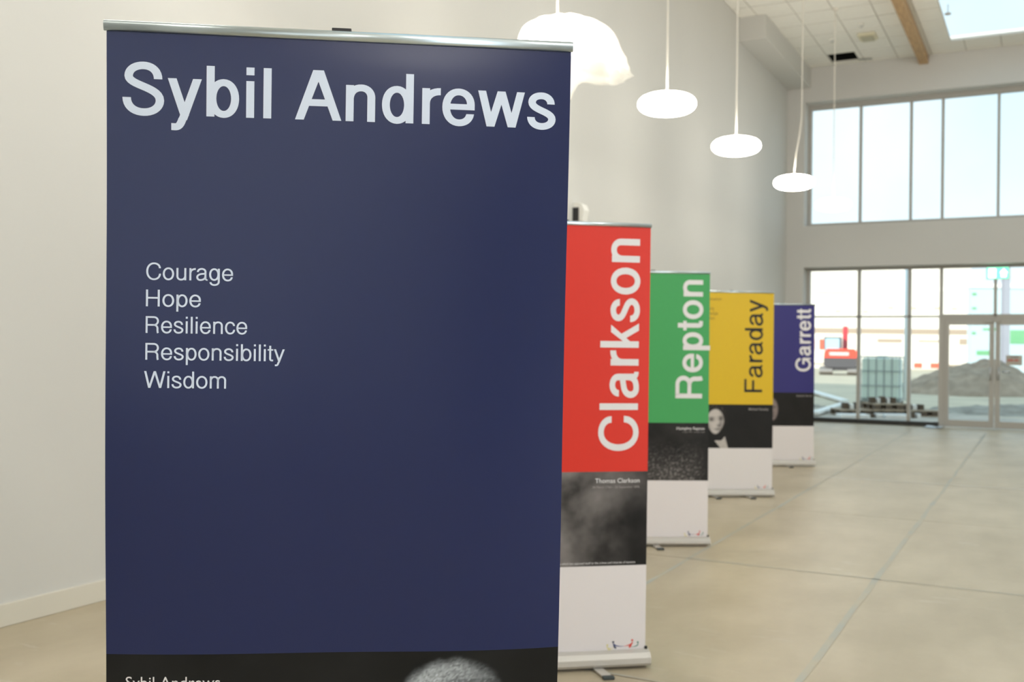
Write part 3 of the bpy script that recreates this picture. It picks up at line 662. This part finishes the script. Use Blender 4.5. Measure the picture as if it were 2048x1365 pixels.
def sheet():
    x0, y0, z0 = LP[3]; dep = (Vector((x0, y0, z0))-CP).dot(fw)
    bm = bmesh.new(); n, mrow = 90, 26; rings = []
    # hem length and drop change around the sheet; measured on the two silhouettes, the rest free
    cz = lambda th, lo, hi: lo+(hi-lo)*(.5+.5*math.cos(th))
    for j in range(mrow+1):
        s = j/mrow; ring = []
        for k in range(n):
            th = 2*PI*k/n; side = math.cos(th)                  # +1 towards the camera's right
            R = .50*(.5+.5*side)**1.2+.36*(1-(.5+.5*side)**1.2)
            drop = .60-.25*smooth(.12, .42, side)-.02*math.cos(6*th)+.02*math.sin(3*th+1)
            rad = R*math.sin(min(1, s*1.25)*PI/2)**(1.0)*(1 if s > .02 else .05)
            zz = .155-.02-(drop*(s**1.9))
            if s < .5: rad = R*.88*math.sin(s/.5*PI/2); zz = .16-.20*(1-math.cos(s/.5*PI/2))**1.1
            else:
                q = (s-.5)/.5; rad = R*.88+(R*.12+.06*side)*q; zz = -.04-drop*.72*q
            w = .018*s*math.sin(9*th+2*s)+.014*s*math.sin(17*th+1.3)+.02*s*noise.noise(Vector((math.cos(th)*3, math.sin(th)*3, s*4)))
            rad = max(0, rad+w+.022*s*noise.noise(Vector((math.cos(th)*11, math.sin(th)*11, s*9)))); zz += .02*noise.noise(Vector((math.cos(th)*4, math.sin(th)*4, s*6)))
            dirv = rt*math.cos(th)+Vector((rt.y, -rt.x, 0))*math.sin(th)*.82
            ring.append(bm.verts.new(Vector((x0+.02, y0, z0+zz))+Vector((dirv.x, dirv.y, 0))*rad))
        rings.append(ring)
    for a, b in zip(rings[:], rings[1:]):
        for k in range(n): bm.faces.new((a[k], a[(k+1) % n], b[(k+1) % n], b[k]))
    bmesh.ops.remove_doubles(bm, verts=bm.verts, dist=.001)
    o = obj('plastic_sheet', bm, sheet_mat(), smooth=True); tag(o, 'crumpled translucent plastic sheet draped over the nearest pendant lamp', 'sheet')
sheet()

# ------------------------------------------------------------------ small fittings
for x, y, lab in ((-3.48, 19.02, 'small white ceiling detector above the open tile'), (-2.88, 18.35, 'small white ceiling detector beside the square ceiling box')):
    T = thing('smoke_detector', lab, 'detector', (x, y, ZC-.012))
    bm = bmesh.new(); lathe(bm, [(0, 0), (.055, 0), (.055, -.018), (.04, -.03), (0, -.03)], 20); obj('detector_base', bm, M_whitepl, T)
    bm = bmesh.new(); lathe(bm, [(0, -.03), (.03, -.03), (.034, -.045), (.02, -.06), (0, -.062)], 16); obj('sensor_head', bm, mat('sensor_grey', (.55, .56, .54), .5), T)
T = thing('ceiling_box', 'square cream box fixed on the ceiling tiles', 'box', (-2.88, 19.07, ZC-.012))
obj('housing', BB(-.15, .15, -.20, .17, -.05, 0, bev=.01), mat('cream_plastic', (.70, .66, .50), .5), T)
obj('lens', BB(-.10, .11, -.19, .14, -.075, -.05, bev=.01), mat('lens_olive', (.47, .44, .31), .4), T)
# hook under the skylight
bm = bmesh.new(); tube(bm, [(-1.50, 18.35, ZC+.13), (-1.50, 18.35, ZC-.03)], .008, 8); lathe(bm, [(0, 0), (.05, .01), (.05, .03), (0, .04)], 14, (-1.50, 18.35, ZC-.05)); o = obj('skylight_catch', bm, M_frame); tag(o, 'small grey catch hanging at the skylight corner', 'catch')
# white device on the left wall
T = thing('wall_sensor', 'small white rounded device fixed on the left wall above the red banner', 'sensor', (XL, 10.45, 2.95))
bm = bmesh.new(); prism(bm, [(0, -.10), (.11, -.10), (.13, .02), (.10, .09), (.05, .11), (0, .11)], -.06, .09); obj('housing', bm, M_whitepl, T)
obj('side_plate', BB(.0, .07, -.075, -.06, -.10, .05), M_black, T)
# exit sign
sg = ony(1995.5, 546.5, YW-.10)
T = thing('exit_sign', 'green lit emergency exit sign with running figure and arrow above the doors', 'sign', (sg.x, sg.y, sg.z))
M_green = mat('exit_green', (.05, .55, .30), .4, emit=(.22, .95, .58), estr=1.3); M_pict = mat('exit_white', (.9, .95, .9), .4, emit=(.9, 1, .95), estr=2.5)
obj('housing', BB(-.195, .195, .004, .05, -.115, .115, bev=.006), M_whitepl, T)
obj('sign_face', BB(-.185, .185, -.004, .004, -.105, .105), M_green, T)
bm = bmesh.new(); box(bm, -.155, -.03, -.007, -.004, -.085, .085); obj('doorway_symbol', bm, M_pict, T)
bm = bmesh.new()
for q in ([(.055, -.075), (.145, -.075), (.145, .0), (.17, .0), (.10, .085), (.03, .0), (.055, .0)],): prism(bm, q, -.008, -.004)
obj('arrow_symbol', bm, M_pict, T)
bm = bmesh.new()
for q in ([(-.115, .045), (-.095, .045), (-.095, .065), (-.115, .065)], [(-.125, .035), (-.095, .04), (-.08, -.01), (-.10, -.015)], [(-.10, -.015), (-.085, -.01), (-.055, -.05), (-.07, -.06)], [(-.10, -.01), (-.11, -.02), (-.14, -.065), (-.125, -.07)], [(-.12, .035), (-.14, .01), (-.132, .002), (-.112, .025)], [(-.09, .035), (-.06, .005), (-.066, -.002), (-.095, .02)]): prism(bm, q, -.010, -.007)
obj('running_figure', bm, M_green, T)
# paper notice on the right-hand door
a = ony(2012, 711, YW-.055); b = ony(2044.5, 731.5, YW-.055)
T = thing('door_notice', 'pale rectangular notice with red print on the right door glass', 'sign', ((a.x+b.x)/2, YW-.045, (a.z+b.z)/2)); w2_, h2_ = abs(b.x-a.x)/2, abs(a.z-b.z)/2
obj('notice_sheet', BB(-w2_, w2_, -.003, .003, -h2_, h2_), mat('notice_paper', (.50, .47, .42), .7), T)
for a_, b_ in ((-.8, -.1), (.02, .55)): obj('red_print', BB(w2_*a_, w2_*b_, -.005, -.003, -.018, .018), mat('notice_red', (.55, .16, .13), .6), T)
obj('grey_print', BB(-w2_*.45, w2_*.5, -.005, -.003, h2_*.5, h2_*.78), mat('notice_grey', (.25, .24, .23), .6), T)

# ------------------------------------------------------------------ floor lines
M_chalk = mat('blue_line', (.40, .42, .395), .7, noise_amt=.12, nscale=3, col2=(.47, .43, .34))
M_wline = mat('white_line', (.66, .66, .64), .7)
def strip(name, pts, w, mt, label, jit=.0):
    bm = bmesh.new(); L_ = []
    for i, (x, y) in enumerate(pts):
        a = pts[max(0, i-1)]; b = pts[min(len(pts)-1, i+1)]; dx, dy = b[0]-a[0], b[1]-a[1]; l = math.hypot(dx, dy); ww = w/2*(1+jit*random.uniform(-1, 1))
        L_.append([bm.verts.new((x+s*dy/l*ww, y-s*dx/l*ww, .0015)) for s in (1, -1)])
    for a, b in zip(L_, L_[1:]): bm.faces.new((a[0], b[0], b[1], a[1]))
    o = obj(name, bm, mt); 
    for p in o.data.polygons:
        if p.normal.z < 0: p.flip()
    return tag(o, label, 'line')
strip('floor_line', [(-.945+random.uniform(-.006, .006), y*.5) for y in range(6, 41)], .036, M_chalk, 'broad pale blue line running lengthwise over the open floor', .25)
strip('floor_line', [(-2.175+random.uniform(-.005, .005), y*.5) for y in range(6, 40)], .024, M_chalk, 'thin pale blue line running lengthwise beside the banners', .35)
strip('floor_line', [(-2.30+.1*k, 12.03+.004*k) for k in range(36)], .030, M_wline, 'white strip across the floor behind the yellow banner', .3)
strip('floor_line', [(-2.2+.25*k, 6.85+random.uniform(-.004, .004)) for k in range(28)], .016, M_chalk, 'thin blue-grey line across the floor beyond the red banner', .4)
strip('floor_line', [(-2.0+.25*k, 4.26+random.uniform(-.004, .004)) for k in range(24)], .018, M_chalk, 'thin blue-grey line across the floor beside the red banner', .4)
strip('floor_line', [(-4.2+.3*k, 18.9) for k in range(20)], .05, M_wline, 'faint white strip across the floor near the windows', .2)
# scrap of plastic by the door post
bm = bmesh.new(); pz = onz(1868, 856, 0)
g = [[bm.verts.new((pz.x+.30*(i/6-.5)+.03*noise.noise(Vector((i, j, 0))), pz.y+.5*(j/6-.5), .012+.035*abs(noise.noise(Vector((i*.7, j*.7, 3)))))) for i in range(7)] for j in range(7)]
for j in range(6):
    for i in range(6): bm.faces.new((g[j][i], g[j][i+1], g[j+1][i+1], g[j+1][i]))
o = obj('plastic_scrap', bm, mat('scrap_blue', (.62, .70, .78), .4)); tag(o, 'small pale blue scrap of plastic lying by the door post', 'scrap')

# ------------------------------------------------------------------ outside: building site
M_sand = mat('site_ground', (.60, .53, .40), .95, noise_amt=.15, nscale=.5, bump=.3, bscale=3)
M_rubble = mat('site_rubble', (.36, .34, .30), .95, noise_amt=.35, nscale=2.2, bump=.5, bscale=6)
M_soil = mat('site_soil', (.38, .295, .22), .95, noise_amt=.25, nscale=2.5, bump=.5, bscale=5)
GZ = -.04
bm = bmesh.new(); nx, ny = 60, 60
g = [[bm.verts.new((-60+150*i/nx, YW+.25+110*(j/ny)**1.6, GZ-.01-(.12 if j < 8 else 0)+(.05*noise.noise(Vector((i*.9, j*.9, 0))) if j > 1 else 0))) for i in range(nx+1)] for j in range(ny+1)]
for j in range(ny):
    for i in range(nx): bm.faces.new((g[j][i], g[j][i+1], g[j+1][i+1], g[j+1][i]))
struct('ground', bm, M_sand)
struct('path', BB(-12, 9, YW+.12, 26.6, -.25, GZ), mat('site_hardcore', (.52, .48, .42), .95, noise_amt=.35, nscale=1.6, bump=.4, bscale=8))
def heap(name, cx, cy, rx, ry, h, mt, label, seed, power=1.3, rough=.12):
    bm = bmesh.new(); n = 44; G = []
    for j in range(n+1):
        row = []
        for i in range(n+1):
            x, y = 2*i/n-1, 2*j/n-1; r = math.hypot(x, y); f = max(0, 1-r)**power if power > 1 else max(0, 1-r**1.6)
            z = h*f*(1+.35*noise.noise(Vector((x*2.2, y*2.2, seed))))+rough*h*noise.noise(Vector((x*9, y*9, seed)))*(1 if f > 0 else 0)+rough*.6*h*noise.noise(Vector((x*22, y*22, seed)))*(1 if f > 0 else 0)
            row.append(bm.verts.new((cx+rx*x, cy+ry*y, GZ-.02+max(-.05, z) if r < 1 else GZ-.08)))
        G.append(row)
    for j in range(n):
        for i in range(n): bm.faces.new((G[j][i], G[j][i+1], G[j+1][i+1], G[j+1][i]))
    o = obj(name, bm, mt, smooth=True); return tag(o, label, 'heap')
q = ondep(1958, 775, 37); heap('soil_heap', q.x, q.y, 3.1, 3.0, 1.12, M_soil, 'long brown soil heap lying outside behind the glazed doors', 3, .9, .13)
q = onz(1985, 822, 0); heap('rubble_heap', q.x+.9, q.y, 2.6, 1.6, .20, M_rubble, 'low grey rubble spread outside the doors', 5, .9, .5)
q = onz(1632, 812, 0); heap('rubble_heap', q.x-.3, q.y, .7, .45, .10, M_rubble, 'low grey rubble patch between the two pale boards', 6, .9, .5)
# timber boards lying left of the pallets
M_board = mat('pale_boards', (.88, .88, .86), .7)
def board(a, b, w, label):
    bm = bmesh.new(); A = onz(*a, .02); B_ = onz(*b, .02); beam(bm, (A.x, A.y, .03), (B_.x, B_.y, .03), w, .06); o = obj('timber_board', bm, M_board); tag(o, label, 'board')
board((1622, 783), (1690, 803), .22, 'long pale board lying outside, farther from the window'); board((1628, 828), (1690, 808), .20, 'long pale board lying outside, nearer the window')
# pallets with blocks
M_wood = mat('pallet_wood', (.42, .34, .25), .8, noise_amt=.2, nscale=8); M_dkwood = mat('dark_blocks', (.11, .08, .055), .8)
def pallet(x, y, z, rz, label, w=.66, d=.8):
    T = thing('pallet', label, 'pallet', (x, y, z), rz, 'pallets stacked outside the lower window')
    for k in range(6): obj('deck_board', BB(-w/2+k*w/5.6, -w/2+k*w/5.6+.12, -d/2, d/2, .12, .142), M_wood, T)
    for k in range(3):
        for j in range(3): obj('block', BB(-w/2+k*(w-.14)/2, -w/2+k*(w-.14)/2+.14, -d/2+j*(d-.14)/2, -d/2+j*(d-.14)/2+.14, .022, .12), M_dkwood, T)
    for j in range(3): obj('base_board', BB(-w/2, w/2, -d/2+j*(d-.14)/2, -d/2+j*(d-.14)/2+.12, 0, .022), M_wood, T)
qa = ondep(1700, 815, 23.5); qb = ondep(1764, 812, 23.5); qc = ondep(1834, 812, 23.5)
for (q, z, l) in ((qa, 0, 'left pallet under the clutter outside'), (qb, 0, 'middle pallet in front of the liquid tank, bottom one'), (qb, .1425, 'middle pallet in front of the liquid tank, top one'), (qc, 0, 'right pallet outside beside the tank')):
    pallet(q.x, q.y, GZ+z, YAW+(.04 if z else 0), l)
M_pail = mat('pale_metal', (.92, .93, .93), .5)
def block(px, dep, zb, w, h, d, mt, label, nm):
    q = ondep(px, 810, dep); o = obj(nm, BB(-w/2, w/2, -d/2, d/2, 0, h, bev=.008), mt); o.location = (q.x, q.y, zb+.001); o.rotation_euler = (0, 0, YAW+rs.uniform(-.12, .12)); tag(o, label, 'block', 'blocks and plates strewn on the pallets outside')
rs = random.Random(4); ORD = ['leftmost', 'second from the left', 'third from the left', 'fourth from the left', 'fifth from the left', 'sixth from the left', 'seventh from the left']
for where, dep, zb, items in (('on the left pallet', 23.5, GZ+.142, [(1690, .13, .14, 0), (1702, .09, .11, 1), (1713, .10, .15, 0)]),
                              ('on top of the middle pallets', 23.5, GZ+.2845, [(1744, .12, .13, 0), (1755, .07, .11, 1), (1764, .10, .15, 0), (1773, .06, .12, 1), (1783, .12, .13, 0)]),
                              ('on the right pallet', 23.5, GZ+.142, [(1815, .12, .13, 0), (1827, .09, .11, 1), (1840, .11, .12, 0)]),
                              ('in the row on the ground before the pallets', 22.75, GZ, [(1706, .64, .07, 1), (1742, .12, .08, 0), (1757, .14, .09, 1), (1791, .54, .08, 1), (1822, .10, .11, 0), (1834, .08, .10, 1)])):
    for k, (x, w, h, c) in enumerate(items):
        plate = w > .4; block(x, dep, zb, w, h, .42 if plate else .22, (M_dkwood, M_pail)[c], ('pale flat plate ' if plate else ('dark block ', 'pale block ')[c])+where+', '+ORD[k], 'flat_plate' if plate else 'wood_block' if not c else 'pale_block')
# liquid tank in a cage
q = ondep(1764, 802, 25.6)
T = thing('liquid_tank', 'pale green caged liquid tank standing outside the second lower window', 'tank', (q.x, q.y, GZ), YAW-.46)
M_tank = mat('tank_plastic', (.80, .95, .86), .4); M_cage = mat('cage_steel', (.36, .42, .42), .4, metal=.3)
W_, D_, z0, z1 = .46, .46, .27, 1.33
obj('bladder', BB(-W_+.02, W_-.02, -D_+.02, D_-.02, z0, z1-.03, bev=.05), M_tank, T, smooth=False)
for k in range(6):
    x = -W_+k*2*W_/5*1.0
    for yy in (-D_, D_):
        bm = bmesh.new(); tube(bm, [(x, yy, z0), (x, yy, z1)], .014, 6); obj('cage_bar', bm, M_cage, T)
for zz in (z0+.04, .62, .98, z1):
    bm = bmesh.new()
    for a, b in (((-W_, -D_), (W_, -D_)), ((W_, -D_), (W_, D_)), ((W_, D_), (-W_, D_)), ((-W_, D_), (-W_, -D_))): tube(bm, [(a[0], a[1], zz), (b[0], b[1], zz)], .012 if zz < 1.3 else .018, 6)
    obj('cage_ring', bm, M_cage, T)
bm = bmesh.new(); lathe(bm, [(0, z1-.03), (.12, z1-.03), (.12, z1+.03), (0, z1+.03)], 18); obj('lid', bm, mat('lid_white', (.7, .74, .74), .5), T)
for k in range(3): obj('pallet_runner', BB(-W_+k*.37, -W_+k*.37+.18, -D_, D_, 0, z0-.04), M_dkwood, T)
obj('pallet_deck', BB(-W_, W_, -D_, D_, z0-.04, z0), M_cage, T)
# pale upright added for a vertical line of light at the window
q = onz(1807, 800, 0); bm = bmesh.new(); tube(bm, [(q.x, q.y+.4, GZ), (q.x, q.y+.4, 5.2)], .045, 10); o = obj('light_upright', bm, mat('upright_pale', (.85, .93, .98), .4), smooth=True); tag(o, 'thin pale upright behind the liquid tank, added for a line of light', 'post')
# excavator
M_red = mat('excavator_red', (.80, .07, .04), .4); M_dk = mat('excavator_dark', (.06, .06, .07), .5); M_cab = mat('cab_glass', (.38, .60, .70), .15); M_trk = mat('track_steel', (.28, .27, .26), .8)
dep = 62.; s = FPX/dep; q = ondep(1681, 748, dep)
T = thing('excavator', 'red tracked excavator seen from behind on the site ground', 'excavator', (q.x, q.y, GZ-.05), YAW-.31)
yz = lambda y: (748-y)/s; xx = lambda x: (x-1681)/s
for i, (a, b) in enumerate(((1641, 1666), (1694, 1716))):
    bm = bmesh.new(); x0, x1 = xx(a), xx(b); pr = []
    for k in range(20):
        an = 2*PI*k/20; pr.append((1.35*math.cos(an)*(1 if abs(math.cos(an)) > .1 else 1), .27+.27*math.sin(an)))
    A = [bm.verts.new((x0, y, z)) for y, z in pr]; B_ = [bm.verts.new((x1, y, z)) for y, z in pr]; n = 20
    for k in range(n): bm.faces.new((A[k], A[(k+1) % n], B_[(k+1) % n], B_[k]))
    bm.faces.new(A); bm.faces.new(B_[::-1]); obj('track', bm, M_trk, T)
obj('undercarriage', BB(xx(1660), xx(1700), -1, 1, .3, yz(732)), M_dk, T)
bm = bmesh.new(); prism(bm, [(xx(1649), yz(728)), (xx(1655), yz(732)), (xx(1707), yz(732)), (xx(1711), yz(728)), (xx(1712), yz(712)), (xx(1649), yz(712))], -1.2, 1.0); obj('counterweight', bm, M_dk, T)
bm = bmesh.new(); prism(bm, [(xx(1649), yz(713)), (xx(1712), yz(713)), (xx(1711), yz(700)), (xx(1706), yz(695)), (xx(1656), yz(695)), (xx(1650), yz(702))], -1.25, .9); obj('engine_cover', bm, M_red, T)
bm = bmesh.new(); box(bm, xx(1660), xx(1696), -1.27, -1.25, yz(708), yz(702)); obj('pale_marking', bm, mat('marking_pink', (.85, .55, .55), .5), T)
obj('cab', BB(xx(1650), xx(1681), -.3, 1.1, yz(697), yz(673), bev=.04), M_cab, T)
bm = bmesh.new(); box(bm, xx(1649), xx(1682), -.32, 1.12, yz(674), yz(671.5)); box(bm, xx(1678.5), xx(1683), -.32, -.2, yz(697), yz(673)); box(bm, xx(1649), xx(1651), -.32, -.2, yz(697), yz(673)); obj('cab_frame', bm, M_dk, T)
bm = bmesh.new(); beam(bm, (xx(1689), .6, yz(700)), (xx(1690), 2.2, yz(654)), .3, .45); obj('boom', bm, mat('boom_red', (.55, .05, .06), .45), T)
bm = bmesh.new(); beam(bm, (xx(1691), 2.2, yz(655)), (xx(1691), 3.4, yz(712)), .22, .3); obj('dipper_arm', bm, MATS['boom_red'], T)
# barrier boards
def barrier(px, py, dep, w, h, label):
    q = ondep(px, py, dep); T = thing('site_barrier', label, 'barrier', q, YAW)
    for k in range(5): obj('barrier_panel', BB(-w/2+k*w/5, -w/2+(k+1)*w/5-.01, -.05, .05, 0, h), mat('barrier_red', (.75, .16, .10), .5) if k % 2 else mat('barrier_white', (.8, .78, .76), .5), T)
    for sx in (-w/2+.1, w/2-.1): obj('barrier_foot', BB(sx-.06, sx+.06, -.3, .3, GZ-q.z-.02, 0), M_dk, T)
barrier(1634, 700, 72, 1.6, .75, 'red and white barrier left of the excavator'); barrier(1852, 737, 55, 2.2, .28, 'low red and white barrier before the pale building')
# buildings
M_fac = mat('facade_cream', (.86, .83, .76), .8); M_band = mat('facade_band', (.42, .34, .27), .7); M_facb = mat('facade_bluewhite', (.47, .61, .67), .7); M_gb = mat('green_panel', (.16, .42, .22), .7); M_roof = mat('roof_edge', (.5, .5, .5), .7)
dA = 83.; 
def facade(px0, px1, dep, ztop, mt, label, cat='building', depth=12, roof=None):
    a = ondep(px0, 700, dep); b = ondep(px1, 700, dep); T = thing('site_building', label, cat, (a.x, a.y, GZ), YAW); L_ = (b-a).length
    obj('facade_wall', BB(0, L_, 0, depth, 0, ztop), mt, T); obj('roof_edge', BB(-.1, L_+.1, -.15, depth+.1, ztop, ztop+.3), roof or M_roof, T)
    sc = FPX/dep
    def strip_(x0, x1, y0, y1, m2, nm, out=.06):
        zz = lambda y: (ondep((x0+x1)/2, y, dep).z-GZ); obj(nm, BB((x0-px0)/sc, (x1-px0)/sc, -out, .02, zz(y1), zz(y0)), m2, T)
    return strip_
st = facade(1560, 1941, dA, 8.6, M_fac, 'long cream building in sunlight across the site')
st(1600, 1938, 657.5, 668, M_band, 'window_band'); st(1754, 1803, 678, 685.5, M_band, 'window_band'); st(1836, 1881, 681, 684.5, M_band, 'window_band'); st(1918, 1938, 678, 690, M_band, 'window_band')
for x, y in ((1675, 623), (1730, 624), (1780, 616), (1826, 617), (1872, 617), (1908, 618)): st(x-6, x+6, y-1.2, y+1.2, mat('vent_ochre', (.62, .46, .2), .7), 'wall_vent')
st(1630, 1702, 583, 588, mat('fascia_grey', (.5, .5, .48), .7), 'fascia_strip')
st(1600, 1938, 728, 731, M_band, 'plinth_strip')
st = facade(1941, 2330, 66., 5.6, M_facb, 'blue-white panelled building right of the cream one', depth=.5, roof=mat('roof_edge_pale', (.75, .80, .80), .7))
for x0, x1, y0, y1 in ((1953, 1984, 702, 710.5), (1943, 1950, 664, 669), (1965, 1990, 657, 661), (1943, 1951, 586, 591), (1943, 1951, 615, 619), (2002, 2008, 603, 608), (2002, 2008, 573, 577), (2020, 2062, 661, 688), (2075, 2110, 700, 709)): st(x0, x1, y0, y1, M_gb, 'green_panel')
# steel column outside
q = ondep(2010, 740, 43); bm = bmesh.new(); s_ = .125; box(bm, -s_, s_, -.13, -.10, 0, 5.2); box(bm, -s_, s_, .10, .13, 0, 5.2); box(bm, -.02, .02, -.10, .10, 0, 5.2)
o = obj('steel_column', bm, mat('column_grey', (.34, .36, .42), .5)); o.location = (q.x, q.y, GZ); o.rotation_euler = (0, 0, YAW); tag(o, 'grey steel column standing outside behind the right door', 'column')
